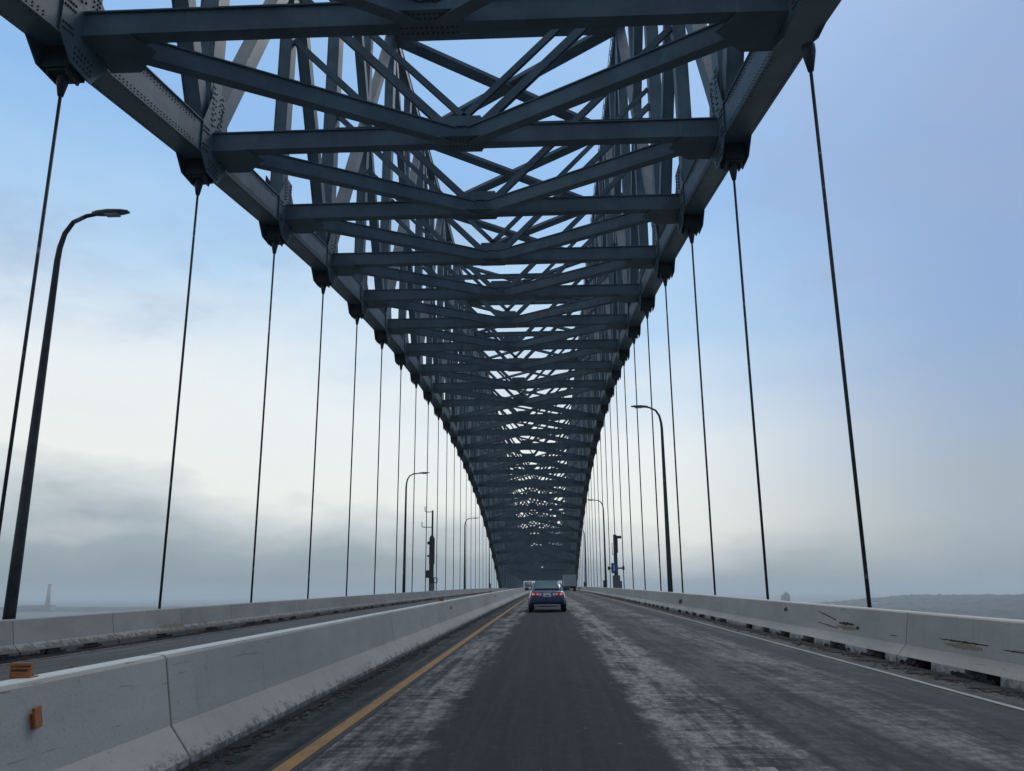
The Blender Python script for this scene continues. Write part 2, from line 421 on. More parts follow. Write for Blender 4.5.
for y, w in ((5.08, 'top'), (4.93, 'face'), (25., 'top'), (25.7, 'face'), (46., 'top'), (46.6, 'face')):
    reflector(on_median(y), y, w)

# right parapet: 12.3 m pieces, drain slots along the foot
def parapet_row(toe, side, L, ystart, yend, zoff, m, labels, group, seed):
    rng = random.Random(seed); out = []; y = ystart
    while y < yend:
        y0, y1 = y + .012, y + L - .012; sl = []
        c = math.ceil(y0/1.83)*1.83 + .3
        while c + .9 < y1:
            w = rng.uniform(.6, .95); sl.append((c + rng.uniform(-.1, .1), c + w)); c += 1.83
        sl = [s for s in sl if s[0] > y0 + .1 and s[1] < y1 - .1]
        mb = MB(); jersey_loft(mb, toe, side, y0, y1, zoff, sl)
        o = mb.build('concrete_barrier', [m, BLACK], org=(toe+side*.3, (y0+y1)/2, zr((y0+y1)/2)))
        out.append((o, y0, y1, sl)); y += L
    return out
rights = parapet_row(TOE_R, 1, 12.3, 14.35-24.6, 330, 0, CONC, None, None, 3)
lefts = parapet_row(TOE_L, -1, 4.15, 22.05-4.15*5, 330, -.16*((-TOE_L)-3.4)/8, CONC2, None, None, 5)
vis = 0
for (o, y0, y1, sl) in rights:
    if y1 < 8: tag(o, 'concrete parapet piece on the right edge of the bridge, out of view behind the viewer', 'barrier', 'right parapet pieces'); continue
    t = ['concrete parapet piece cut by the right edge of the photo, with low rusty scrapes',
         'concrete parapet piece with a long rusty gouge, second along the right side',
         'concrete parapet piece third along the right side, between the gouged piece and nearest right lamp'][vis] if vis < 3 else \
        ('concrete parapet piece, {} along the right side from the viewer'.format(ORD[vis]) if vis < 8 else 'tiny far concrete parapet piece near the crest on the right')
    tag(o, t, 'barrier', 'right parapet pieces'); vis += 1
vis = 0
for (o, y0, y1, sl) in lefts:
    if y1 < 17: tag(o, 'short concrete parapet piece left of the photo edge', 'barrier', 'left parapet pieces'); continue
    t = 'short weathered parapet piece, {} along the far left side'.format(ORD[vis]) if vis < 16 else 'tiny far parapet piece near the crest on the left side'
    if vis == 0: t = 'weathered parapet piece at the left photo edge, behind the nearest left lamp base'
    tag(o, t, 'barrier', 'left parapet pieces'); vis += 1
def find(row, y):
    for r_ in row:
        if r_[1] <= y <= r_[2]: return r_[0]
def adopt(child, o): child.parent = o; child.matrix_parent_inverse = Matrix.Translation(-Vector(o.location)); return child
# gouges with rust on the right parapet
fxr = face_x(TOE_R, 1); rg = random.Random(11)
def scar(row, fx_, y0, y1, z0, z1, side, m, name, n=14, lift=.004, tilt=0.):
    mb = MB(); ragged_patch(mb, fx_, y0, y1, z0, z1, n, lift, side, rg)
    if tilt: mb.v = [(x, y, z + tilt*((y-(y0+y1)/2)/(y1-y0))) for x, y, z in mb.v]
    o = mb.build(name, m, recalc=False)
    return adopt(o, find(row, (y0+y1)/2))
scar(rights, fxr, 16.6, 17.7, .36, .49, 1, STAIN, 'rust_stain', lift=.003)
scar(rights, fxr, 16.7, 17.6, .455, .53, 1, SCAR, 'gouge', 18); scar(rights, fxr, 17.0, 18.9, .545, .58, 1, SCAR, 'gouge', 22, tilt=.24)
scar(rights, fxr, 17.3, 18.9, .39, .425, 1, SCAR, 'gouge', 18, tilt=.08); scar(rights, fxr, 16.45, 16.6, .4, .5, 1, SCAR, 'gouge', 6)
scar(rights, fxr, 11.9, 13.0, .36, .46, 1, STAIN, 'rust_stain', 20, lift=.003); scar(rights, fxr, 11.75, 13.2, .45, .485, 1, SCAR, 'gouge', 22)
scar(rights, fxr, 10.6, 11.4, .43, .455, 1, SCAR, 'gouge', 16); scar(rights, fxr, 14.7, 15.0, .4, .42, 1, SCAR, 'gouge')
scar(rights, fxr, 21.3, 21.6, .56, .7, 1, SCAR, 'gouge'); scar(rights, fxr, 37.6, 38.6, .3, .6, 1, SCAR, 'gouge', 14)
fxl0 = face_x(TOE_L, -1); zlo = -.16*((-TOE_L)-3.4)/8
fxl = lambda z: fxl0(z - zlo)
for (a, b_, c, e) in ((24.6, 26.3, .14, .42), (27.2, 28.6, .12, .34), (22.2, 24., .1, .22), (19.6, 21.4, .12, .24), (31, 33, .1, .26)):
    scar(lefts, fxl, a, b_, c+zlo, e+zlo, -1, SCAR if rg.random() < .35 else STAIN, 'worn_patch', 16)
fxm = face_x(TOE_ML, -1)

# grit and dirt lying along the feet of the barriers
def grit(name, x_of, y0, y1, n, smax, m, label):
    rng = random.Random(hash(name) % 100 + n); mb = MB()
    for i in range(n):
        y = y0 + (y1-y0)*rng.random()**1.6; x = x_of(rng); s = smax*rng.random()**2.2 + .006
        z = zr(y) + (zl(x) if x < -3.4 else 0)
        vs = []
        k = 6; a0 = rng.random()*6
        for j in range(k): vs.append((x + s*math.cos(a0+j)*rng.uniform(.6, 1.1), y + s*1.5*math.sin(a0+j)*rng.uniform(.6, 1.3), z + .003))
        vs.append((x + rng.uniform(-.3, .3)*s, y, z + s*rng.uniform(.25, .75)))
        mb.add(vs, [(j, (j+1) % k, k) for j in range(k)])
    o = mb.build(name, m, recalc=False); tag(o, label, None, None, 'stuff'); return o
grit('road_grit', lambda r: TOE_ML + .01 + abs(r.gauss(0, .1)), 2, 60, 4200, .04, GRIT, 'dark crumbly grit along the foot of the median')
grit('road_grit', lambda r: TOE_R - .02 - abs(r.gauss(0, .17)), 6, 70, 4500, .05, GRIT, 'dark wet debris along the foot of the right parapet')
grit('road_grit', lambda r: TOE_L + .02 + abs(r.gauss(0, .14)), 12, 80, 2600, .08, GRIT, 'dark debris along the foot of the left parapet')
grit('loose_stones', lambda r: r.uniform(-2.6, 5.4), 4, 40, 260, .022, DECKC, 'small loose stones scattered on the road')
# damp dirt bands at the gutters
def dirt_band(x0, side, w, y0, y1, m, zz=.012):
    rng = random.Random(int(abs(x0)*10)); mb = MB(); ys = []; y = y0
    while y < y1: ys.append(y); y += rng.uniform(.08, .22)
    vs = []
    for y in ys:
        ww = w*rng.uniform(.15, 1.0)*(.5 + .5*math.sin(y*1.7+1)**2)
        z = zr(y) + (zl(x0) if x0 < -3.4 else 0) + zz
        vs += [(x0, y, z + .012), (x0 + side*ww, y, z)]
    mb.add(vs, [(2*i, 2*i+1, 2*i+3, 2*i+2) for i in range(len(ys)-1)])
    o = mb.build('gutter_dirt', m, recalc=False); tag(o, 'dark dirt caked in the gutter along a barrier', None, None, 'stuff')
dirt_band(TOE_ML + .005, 1, .2, 2, 70, BLACK); dirt_band(TOE_R - .01, -1, .5, 5, 90, BLACK); dirt_band(TOE_L + .01, 1, .5, 10, 80, BLACK)

# ------------------------------------------------------------------ steel arch
arch = tag(empty('steel_arch', (XC, ny(9), 0)), 'blue grey riveted steel truss arch carrying the roadway on hangers', 'bridge arch')
AINV = Matrix.Translation(-Vector(arch.location))
def apart(mb, name, m=STEEL, parent=None, **kw):
    o = mb.build(name, m, **kw); p_ = parent or arch; o.parent = p_
    if p_.type == 'EMPTY': o.matrix_parent_inverse = Matrix.Translation(-Vector(p_.location))
    return o
KA, KB, KC = -3, 27, 47
appr = tag(empty('approach_truss', (XC, ny(37), 0)), 'hazy steel truss over the road at the far end, beyond the arch foot', 'bridge truss')
def chord(name, x, hf, w, h, ks, lip=.07, root=None):
    mb = MB(); rings = []
    pr = [(-w/2-lip, -h/2), (w/2+lip, -h/2), (w/2+lip, -h/2+.04), (w/2, -h/2+.05), (w/2, h/2-.05), (w/2+lip, h/2-.04), (w/2+lip, h/2), (-w/2-lip, h/2), (-w/2-lip, h/2-.04), (-w/2, h/2-.05), (-w/2, -h/2+.05), (-w/2-lip, -h/2+.04)]
    for k in ks:
        y, z = ny(k), hf(k); t = Vector((0, ny(k+.01)-ny(k-.01), hf(k+.01)-hf(k-.01))).normalized(); u = Vector((0, -t.z, t.y))
        rings.append([Vector((x, y, z)) + Vector((a, 0, 0)) + u*b_ for a, b_ in pr])
    mb.loft(rings); mb.m = 1
    if name == 'lower_chord' and root is None:
        inn = 1 if x < 0 else -1
        for k in range(-1, 3):
            for q in (-.55, -.43, .43, .55):
                for i in range(8, 33):
                    t = i/40.; mb.dome((x + inn*(w/2+.004), ny(k+t), hf(k)*(1-t) + hf(k+1)*t + q), (inn, 0, 0), .035)
            for q in (-.42, .42):
                for i in range(8, 33):
                    t = i/40.; mb.dome((x + q, ny(k+t), hf(k)*(1-t) + hf(k+1)*t - h/2 - .006), (0, 0, -1), .035)
    return apart(mb, name, [STEEL, RIVET], root)
for x in (XL, XR):
    chord('lower_chord', x, hch, .95, 1.4, list(range(KA, KB+1)))
    chord('upper_chord', x, htop, .85, 1.1, list(range(KA, KB+1)))
    chord('lower_chord', x, hch, .95, 1.4, list(range(KB, KC+1)), root=appr); chord('upper_chord', x, htop, .85, 1.1, list(range(KB, KC+1)), root=appr)
def clear(k): return hch(k) - zr(ny(k))
for k in range(KA, KC+1):
    y = ny(k); root = arch if k <= KB else appr
    zc, zt = hch(k), htop(k)
    for x in (XL, XR):
        inn = 1 if x == XL else -1
        # verticals: box with oval access holes
        mb = MB(); w = .82 if k % 2 else .7
        zb = zc + .6; ze = zt - .5
        wy = 1.05 if k % 2 else .8
        # four sides: front and back plates, side plates slightly proud
        for sy in (-1, 1): mb.beam((x, y+sy*(wy/2-.02), zb), (x, y+sy*(wy/2-.02), ze), w-.04, .04, Vector((0, 1, 0)))
        for sx in (-1, 1): mb.beam((x+sx*(w/2-.02), y, zb), (x+sx*(w/2-.02), y, ze), .04, wy+.06, Vector((0, 1, 0)))
        # dark access holes on the front plate
        mb.m = 1; zz = zb + 2.3
        while k % 2 and k < 8 and zz < zb + 6:
            pts = [(x + .15*math.cos(a*math.pi/6), y - wy/2 - .006, zz + .33*math.sin(a*math.pi/6)) for a in range(12)]
            mb.plate(pts, (0, -1, 0), .01); zz += 4.
        v = apart(mb, 'vertical', [STEEL, BLACK], root)
        # gusset plates on both faces of the node
        if clear(k) > -6:
            mb = MB(); t = (hch(k+.5)-hch(k-.5))/PAN
            for s in (-1, 1):
                xx = x + s*(.475 + .05)
                up = 2.7 if k % 2 else 2.1
                lo = -.74 if (k == 0 and x == XR) else -1.5
                sh = [(-1.25, .72 - 1.25*t), (-.62, up*.72), (-.62, up), (.62, up), (.72 if k % 2 else .62, up*.72 if not k % 2 else up), (1.35, .72+1.35*t), (1.35, -.66+1.35*t), (.55, lo), (-.55, lo), (-1.25, -.66-1.25*t)]
                mb.plate([(xx, y+a, zc+b_) for a, b_ in sh], (1, 0, 0), .04)
            if -1 <= k <= 4:
                rv = mb; mb.m = 1; xx = x + inn*(.475 + .05 + .022)
                pts = []
                def rowpts(a, b_, n): return [(a[0]+(b_[0]-a[0])*i/(n-1), a[1]+(b_[1]-a[1])*i/(n-1)) for i in range(n)]
                for yy in (-.52, -.40, .40, .52): pts += rowpts((yy, .75), (yy, up-.15), 8)
                for yy in (-.2, .2): pts += rowpts((yy, .85), (yy, up-.3), 6)
                for q in (-.5, -.3, .3, .5): pts += rowpts((-1.15, q - 1.15*t), (-.65, q - .65*t), 5) + rowpts((.65, q+.65*t), (1.25, q+1.25*t), 6)
                for q in ((-.9, -1.1, -1.3) if lo < -1 else ()): pts += rowpts((-.45, q), (.45, q), 6)
                if k % 2:
                    for o_ in (-.1, .08): pts += rowpts((.1+o_, .75), (.62, up-.55+o_), 6)
                for (a, b_) in pts: rv.dome((xx, y+a, zc+b_), (inn, 0, 0), .05)
            g = apart(mb, 'gusset_plate', [STEEL, RIVET], root)
        # hanger bracket
        if hpin(k) - zr(y) > 2.5 and not (k == 0 and x == XR):
            mb = MB()
            for s in (-1, 1):
                sh = [(-.5, .1), (.5, .1), (.46, -.55), (.3, -1.0), (-.3, -1.0), (-.46, -.55)]
                mb.plate([(x+s*.3, y+a, zc-.72+b_) for a, b_ in sh], (1, 0, 0), .06)
            for s in (-1, 1):
                sh = [(-.42, 0), (.42, 0), (.42, -.8), (-.42, -.8)]
                mb.plate([(x+a, y+s*.42, zc-.72+b_) for a, b_ in sh], (0, 1, 0), .05)
            mb.box((x, y, zc-.72-.84), (.62, .72, .08))
            mb.tube([(x-.42, y, zc-1.25), (x+.42, y, zc-1.25)], .1, 10)
            apart(mb, 'hanger_bracket', CAST, parent=root)
    # bottom strut and its fittings
    if clear(k) > 7.0:
        mb = MB(); a, b_ = XL+.55, XR-.55
        mb.ibeam((a, y, zc+.1), (b_, y, zc+.1), .5, .86, .05, .16)
        apart(mb, 'bottom_strut', parent=root)
        # flat plates tying strut, brace and chord together
        for s, xx in ((1, a), (-1, b_)):
            dy = 1 if k < 9 else -1; mb = MB()
            mb.plate([(xx, y-.3, zc-.37), (xx+s*1.5, y-.3, zc-.37), (xx+s*2.0, y+dy*.55, zc-.37), (xx+s*1.0, y+dy*1.6, zc-.37), (xx, y+dy*1.6, zc-.37)] if dy > 0 else
                     [(xx, y+.3, zc-.37), (xx+s*1.5, y+.3, zc-.37), (xx+s*2.0, y-.55, zc-.37), (xx+s*1.0, y-1.6, zc-.37), (xx, y-1.6, zc-.37)], (0, 0, 1), .03)
            apart(mb, 'tie_plate', parent=root)
        mb = MB()
        mb.plate([(XC-1.2, y-.9, zc-.37), (XC+1.2, y-.9, zc-.37), (XC+.8, y+.4, zc-.37), (XC-.8, y+.4, zc-.37)] if k <= 9 else [(XC-1.2, y+.9, zc-.37), (XC+1.2, y+.9, zc-.37), (XC+.8, y-.4, zc-.37), (XC-.8, y-.4, zc-.37)], (0, 0, 1), .03)
        if k < 4:
            mb.m = 1
            for i in range(12):
                for q in (-.7, -.5, -.1, .15): mb.dome((XC - .85 + i*.155, y+q, zc-.387), (0, 0, -1), .04)
        apart(mb, 'tie_plate', [STEEL, RIVET], root)
    # K bracing in the plane of the lower chords, apex on the strut nearer the crown
    k2 = k+1 if k < 9 else k
    k1 = k if k < 9 else k+1
    if k < KB and clear(k1) > 5.5 and clear(k2) > 7.0:
        for xx, s in ((XL+.6, 1), (XR-.6, -1)):
            dd = .25 if k < 9 else -.25
            P = Vector((xx+s*.5, ny(k1) + dd*2.0, hch(k1)-.02)); Q = Vector((XC - s*.35, ny(k2) - dd*1.0, hch(k2)-.02))
            mb = MB(); mb.ibeam(P, Q, .45, .72, .05, .15); apart(mb, 'bottom_brace', parent=root)
    # sway bracing: paired struts rising from the strut's middle to both verticals
    if clear(k) > 6.5:
        mb = MB(); rise = 11.0
        for s, xx in ((1, XL+.4), (-1, XR-.4)):
            P = Vector((XC - s*.75, y, zc+.6)); Q = Vector((xx, y, zc+rise))
            mb.ibeam(P, Q, .34, .3, .04, .06, Vector((0, 1, 0)))
            if k % 2 and k < 12:
                mb.ibeam(P + Vector((s*1.5, .5, -.05)), Q + Vector((0, .5, 1.6)), .26, .24, .04, .05, Vector((0, 1, 0)))
        mb.plate([(XC-1.05, y, zc+.5), (XC+1.05, y, zc+.5), (XC+.75, y, zc+1.1), (XC-.75, y, zc+1.1)], (0, 1, 0), .05)
        apart(mb, 'sway_brace', parent=root)
    else:
        mb = MB(); zz = zr(y) + (8.2 if k < 26 else 6.3)
        if zz < zt - 9 and k > 9:
            mb.ibeam((XL+.42, y, zz), (XR-.42, y, zz), .5, .9, .05, .15)
            for s, xx in ((1, XL+.42), (-1, XR-.42)): mb.ibeam((xx, y, zz+.6), (XC-s*.3, y, zz+7.), .4, .5, .05, .1, Vector((0, 1, 0)))
            mb.ibeam((XL+.42, y, zz+7.6), (XR-.42, y, zz+7.6), .4, .6, .05, .1)
            mb.ibeam((XL+.42, y, zz+7.9), (XR-.42, y, zt-.5), .4, .5, .05, .1); mb.ibeam((XR-.42, y+.3, zz+7.9), (XL+.42, y+.3, zt-.5), .4, .5, .05, .1)
            apart(mb, 'portal_brace', parent=root)
# diagonals: cross over pairs of panels between odd nodes
for k in range(KA, KC-1, 2):
    root = arch if k < KB else appr
    for x in (XL, XR):
        for (a, b_) in (((ny(k)+.5, hch(k)+.8), (ny(k+2)-.4, htop(k+2)-.6)), ((ny(k+2)-.5, hch(k+2)+.8), (ny(k)+.4, htop(k)-.6))):
            mb = MB(); P = Vector((x, *a)); Q = Vector((x, *b_))
            far = a[0] > b_[0]
            mb.beam(P, Q, .70 if far else .74, .78, Vector((0, 1, 0)).cross(Vector((1, 0, 0)))) if False else mb.prof(P, Q, [(-.39, -.35), (.39, -.35), (.39, -.31), (.33, -.3), (.33, .3), (.39, .31), (.39, .35), (-.39, .35), (-.39, .31), (-.33, .3), (-.33, -.3), (-.39, -.31)] if far else [(-.41, -.37), (.41, -.37), (.41, .37), (-.41, .37)], Vector((1, 0, 0)))
            apart(mb, 'diagonal', parent=root)
# top laterals and struts at the odd nodes
for k in range(KA, KC+1, 2):
    root = arch if k < KB else appr
    y, z = ny(k), htop(k)
    mb = MB(); mb.ibeam((XL+.43, y, z-.1), (XR-.43, y, z-.1), 1.3, .8, .05, .2); apart(mb, 'top_strut', parent=root)
    if k + 2 <= KC:
        z2 = htop(k+2); mb = MB(); tw = 1.5 if k < 10 else .7
        mb.beam((XL+.5, y+.7, z-.22), (XR-.5, ny(k+2)-.7, z2-.22), tw, .42); mb.beam((XR-.5, y+.7, z+.22), (XL+.5, ny(k+2)-.7, z2+.22), tw, .42)
        c = Vector((XC, (y+ny(k+2))/2, (z+z2)/2)); mb.plate([c+Vector((-1.3, 0, .005)), c+Vector((0, -1.1, .005)), c+Vector((1.3, 0, .005)), c+Vector((0, 1.1, .005))], (0, 0, 1), .06)
        apart(mb, 'top_brace', parent=root)
    # upper sway frame
    if clear(k) > 6.5:
        mb = MB(); zm = hch(k) + (9.7 if k <= 3 else 11.)
        mb.ibeam((XL+.42, y, zm), (XR-.42, y, zm), .35, .5, .04, .08)
        apart(mb, 'sway_strut')
        if k >= 19:
            mb = MB(); mb.ibeam((XL+.42, y, zm+.4), (XR-.42, y, z-.6), .3, .4, .05, .1, Vector((0, 1, 0))); mb.ibeam((XR-.42, y+.35, zm+.4), (XL+.42, y+.35, z-.6), .3, .4, .05, .1, Vector((0, 1, 0)))
            apart(mb, 'upper_sway_brace')
# ladder rail on the right upper chord
mb = MB()
for k in range(3, 14):
    a = Vector((XR-.75, ny(k), htop(k)-.45)); b_ = Vector((XR-.75, ny(k+1), htop(k+1)-.45))
    mb.beam(a, b_, .06, .06)
    for j in range(8):
        t = j/8; p = a.lerp(b_, t); q = a.lerp(b_, t+.125)
        mb.beam(p + Vector((0, 0, 0)), q + Vector((.33, 0, 0)), .05, .05) if j % 2 else mb.beam(p + Vector((.33, 0, 0)), q, .05, .05)
apart(mb, 'lacing')

# ------------------------------------------------------------------ hanger cables
for side, x in (('left', XL), ('right', XR)):
    for k in range(-1, 25):
        y = ny(k); zt, zb = hpin(k) + .25, zr(y) - .8
        if zt - zb < 2.2: continue
        h = empty('hanger_cable', (x, y, zb))
        mb = MB(); mb.tube([(0, 0, .05), (0, 0, zt-zb-.2)], .05, 10); mb.build('rope', ROPE, h, smooth=True)
        mb = MB(); mb.tube([(0, 0, zt-zb+.1), (0, 0, zt-zb-.1), (0, 0, zt-zb-.3), (0, 0, zt-zb-.75)], [.2, .2, .17, .085], 12); mb.build('socket', CAST, h, smooth=True)
        mb = MB(); mb.tube([(0, 0, -.05), (0, 0, .35), (0, 0, .6)], [.16, .16, .07], 12); mb.build('anchor', CAST, h, smooth=True)
        if k == -1: lab = 'steel hanger cable out of view beyond the {} photo edge'.format(side)
        elif k < 14: lab = 'thin dark steel hanger cable, {} from the viewer along the {} side of the bridge'.format('first' if k == 0 else ORD[k], side)
        else: lab = 'hair thin distant hanger cable in the crowded far end of the {} row'.format(side)
        tag(h, lab, 'hanger cable', 'hanger cables on the {} side'.format(side))

# ------------------------------------------------------------------ street lamps
def lamp(x, y, s, H, reach, label):
    z = zr(y) - .2
    o = empty('street_lamp', (x, y, z)); rb, rt = .135, .066
    # pole with a bend over the road, tapering
    pts = [(0, 0, .3), (0, 0, 2.5), (0, 0, 5.), (0, 0, H-1.15), (s*.02, 0, H-.8), (s*.1, 0, H-.42), (s*.28, 0, H-.12), (s*.6, 0, H+.04), (s*(reach+.15), 0, H+.1)]
    n = len(pts); rad = [rb, rb*.9, rb*.76, rt*1.1, rt, rt*.92, rt*.85, rt*.78, rt*.6]
    MB().tube(pts, rad, 14).build('pole', POLE, o, smooth=True)
    b = MB(); b.tube([(0, 0, 0), (0, 0, .5)], [.26, .24], 8); b.box((0, 0, .03), (.6, .6, .06)); b.build('pole_base', POLE, o)
    hd = MB(); x0 = s*(reach-.1); zz = H + .1
    rings = []
    for t, w, hh in ((0, .07, .06), (.12, .12, .085), (.42, .16, .1), (.72, .14, .07), (.9, .09, .03)):
        cx = x0 + s*t; rings.append([Vector((cx, w*math.cos(a), zz + .03*t + hh*.75*math.sin(a))) for a in [j*math.pi/5 for j in range(10)]])
    hd.loft(rings); h_ = hd.build('lamp_head', LAMPHEAD, o, smooth=True)
    l = MB(); l.box((x0+s*.5, 0, zz-.055), (.34, .2, .04)); l.build('lens', LENS, h_, bevel=.015)
    tag(o, label, 'street lamp', 'street lamps along the bridge'); return o
lamp(-11.9, 18.45, 1, 10.45, .85, 'tall grey curved street lamp nearest on the left, at the photo edge')
lamp(-11.8, 69., 1, 10.5, 1.15, 'curved street lamp, second on the left, near the middle left hangers')
lamp(-11.8, 119., 1, 10.6, 1.2, 'small far street lamp, third on the left, past the left equipment mast')
lamp(-11.8, 169., 1, 10.6, 1.2, 'tiny farthest street lamp on the left, by the arch foot')
lamp(6.2, 43.8, -1, 10.6, .8, 'tall dark street lamp nearest on the right, arm reaching left over the lane')
lamp(6.3, 94., -1, 10.5, 1.05, 'small street lamp, second on the right, beside the blue panel mast')
lamp(6.3, 144., -1, 10.5, 1.05, 'tiny farthest street lamp on the right, close to the arch foot')

# ------------------------------------------------------------------ equipment masts and small posts
DARKM = mat('mast_steel', (.05, .055, .06), .6, .1, .4, 5.); GREYM = mat('cabinet_grey', (.16, .165, .165), .6, 0, .5, 6.); BLUEM = mat('blue_panel', (.025, .07, .24), .5); WHM = mat('white_panel', (.7, .72, .74), .5)
def mast_right():
    y = 85.; z = zr(y) - .2; o = empty('equipment_mast', (6.75, y, z))
    m_ = MB(); m_.tube([(0, 0, 0), (0, 0, 6.2)], [.22, .18], 10); m_.box((.1, 0, 5.2), (.32, .3, 1.6)); m_.build('post', DARKM, o)
    m_ = MB(); m_.box((0, -.05, 1.45), (.72, .5, 1.5)); m_.box((.42, -.02, 1.2), (.22, .36, .9)); m_.build('cabinet', GREYM, o, bevel=.03)
    m_ = MB(); m_.beam((-.75, 0, 2.9), (.8, 0, 2.9), .14, .14); m_.box((-.72, 0, 2.9), (.18, .2, .36)); m_.box((.74, 0, 2.9), (.2, .2, .4)); m_.build('cross_arm', DARKM, o)
    m_ = MB(); m_.box((-.18, -.33, 2.9), (.62, .12, 1.0)); p = m_.build('blue_panel', BLUEM, o, bevel=.02)
    m_ = MB(); m_.prof((-.22, -.40, 2.62), (-.22, -.40, 3.2), [(-.05, -.01), (.05, -.01), (.05, .01), (-.05, .01)], (0, 1, 0)); m_.build('white_mark', WHM, p)
    m_ = MB(); m_.box((.34, -.1, 5.95), (.6, .22, .28)); m_.build('camera_head', DARKM, o, bevel=.03)
    m_ = MB(); m_.beam((-.3, 0, 4.2), (-.3, 0, 5.4), .05, .05); m_.beam((-.3, 0, 4.25), (0, 0, 4.25), .05, .05); m_.build('side_rod', DARKM, o)
    tag(o, 'dark equipment mast with blue panel and grey cabinet behind right parapet', 'mast')
def mast_left():
    y = 85.5; z = zr(y) - .4; o = empty('equipment_mast', (-11.85, y, z))
    m_ = MB(); m_.tube([(0, 0, 0), (0, 0, 6.4), (.04, 0, 6.6), (.04, 0, 9.1)], [.26, .22, .1, .09], 10); m_.build('post', DARKM, o)
    m_ = MB(); m_.box((.03, -.05, 5.), (.52, .4, 2.6)); m_.box((-.3, 0, 5.8), (.3, .3, .3)); m_.box((-.3, 0, 4.5), (.28, .2, .2)); m_.build('equipment_box', DARKM, o, bevel=.02)
    m_ = MB(); m_.box((-.18, -.12, 2.7), (.7, .4, .75)); m_.build('cabinet', DARKM, o, bevel=.03)
    m_ = MB(); m_.box((.02, -.1, 1.3), (.42, .35, 1.0)); m_.build('base_box', GREYM, o, bevel=.02)
    for zz, l in ((8.95, .75), (7.4, 1.05)):
        m_ = MB(); m_.tube([(.04, 0, zz), (-l+.15, 0, zz), (-l+.03, 0, zz+.06), (-l, 0, zz+.2), (-l, 0, zz+.55)], .04, 6); m_.build('antenna_arm', DARKM, o)
    tag(o, 'dark mast with two hooked antenna arms and boxes behind left parapet', 'mast')
    o = empty('camera_post', (-11.95, 88., zr(88.)-.4))
    m_ = MB(); m_.tube([(0, 0, 0), (0, 0, 2.3)], .09, 8); m_.build('post', DARKM, o)
    m_ = MB(); m_.tube([(.17 + .24*math.cos(a*math.pi/8), 0, 2.1 + .26*math.sin(a*math.pi/8)) for a in range(16)], .05, 6); m_.build('ring', DARKM, o)
    tag(o, 'short post with a ring near the left mast', 'post')
mast_right(); mast_left()
for x, y, lab in ((6.45, 143., 'small dark box at the foot of the farthest right lamp'), (6.5, 93., 'dark control box at the foot of the second right lamp'), (-12., 169., 'tiny dark box at the foot of the farthest left lamp')):
    m_ = MB(); z = zr(y); m_.box((0, 0, .95), (.42, .4, 1.1)); m_.box((0, 0, 1.53), (.5, .48, .06)); m_.box((0, 0, .2), (.2, .2, .5)); m_.box((.0, -.21, 1.0), (.34, .02, .9))
    o = m_.build('control_box', DARKM, bevel=.02); o.location = (x - .35 if x > 0 else x + .3, y, z); tag(o, lab, 'box')

# ------------------------------------------------------------------ sedan
PAINT = mat('navy_car_paint', (.022, .04, .115), .25, .3); PAINT.node_tree.nodes['Principled BSDF'].inputs['Coat Weight'].default_value = .6
GLASS = mat('car_glass', (.06, .17, .185), .1); TYRE = mat('tyre_rubber', (.018, .018, .018), .85); RIM = mat('wheel_rim', (.4, .41, .42), .3, .8)  # glass teal: sky seen through the windows, put into the base colour
BUMP = mat('grey_bumper', (.32, .33, .34), .45); PLATE = mat('plate_white', (.75, .77, .75), .5); PLATEINK = mat('plate_ink', (.06, .09, .2), .6)
CHROME = mat('chrome', (.6, .62, .64), .15, 1.)
def lit(name, col, e):
    m = mat(name, col, .3); b = m.node_tree.nodes['Principled BSDF']; b.inputs['Emission Color'].default_value = (*col, 1); b.inputs['Emission Strength'].default_value = e
    return m
RED = lit('tail_light_red', (.42, .02, .025), .12); PINK = lit('tail_light_lens', (.85, .28, .26), .45); WLENS = mat('reverse_lens', (.7, .7, .72), .3)
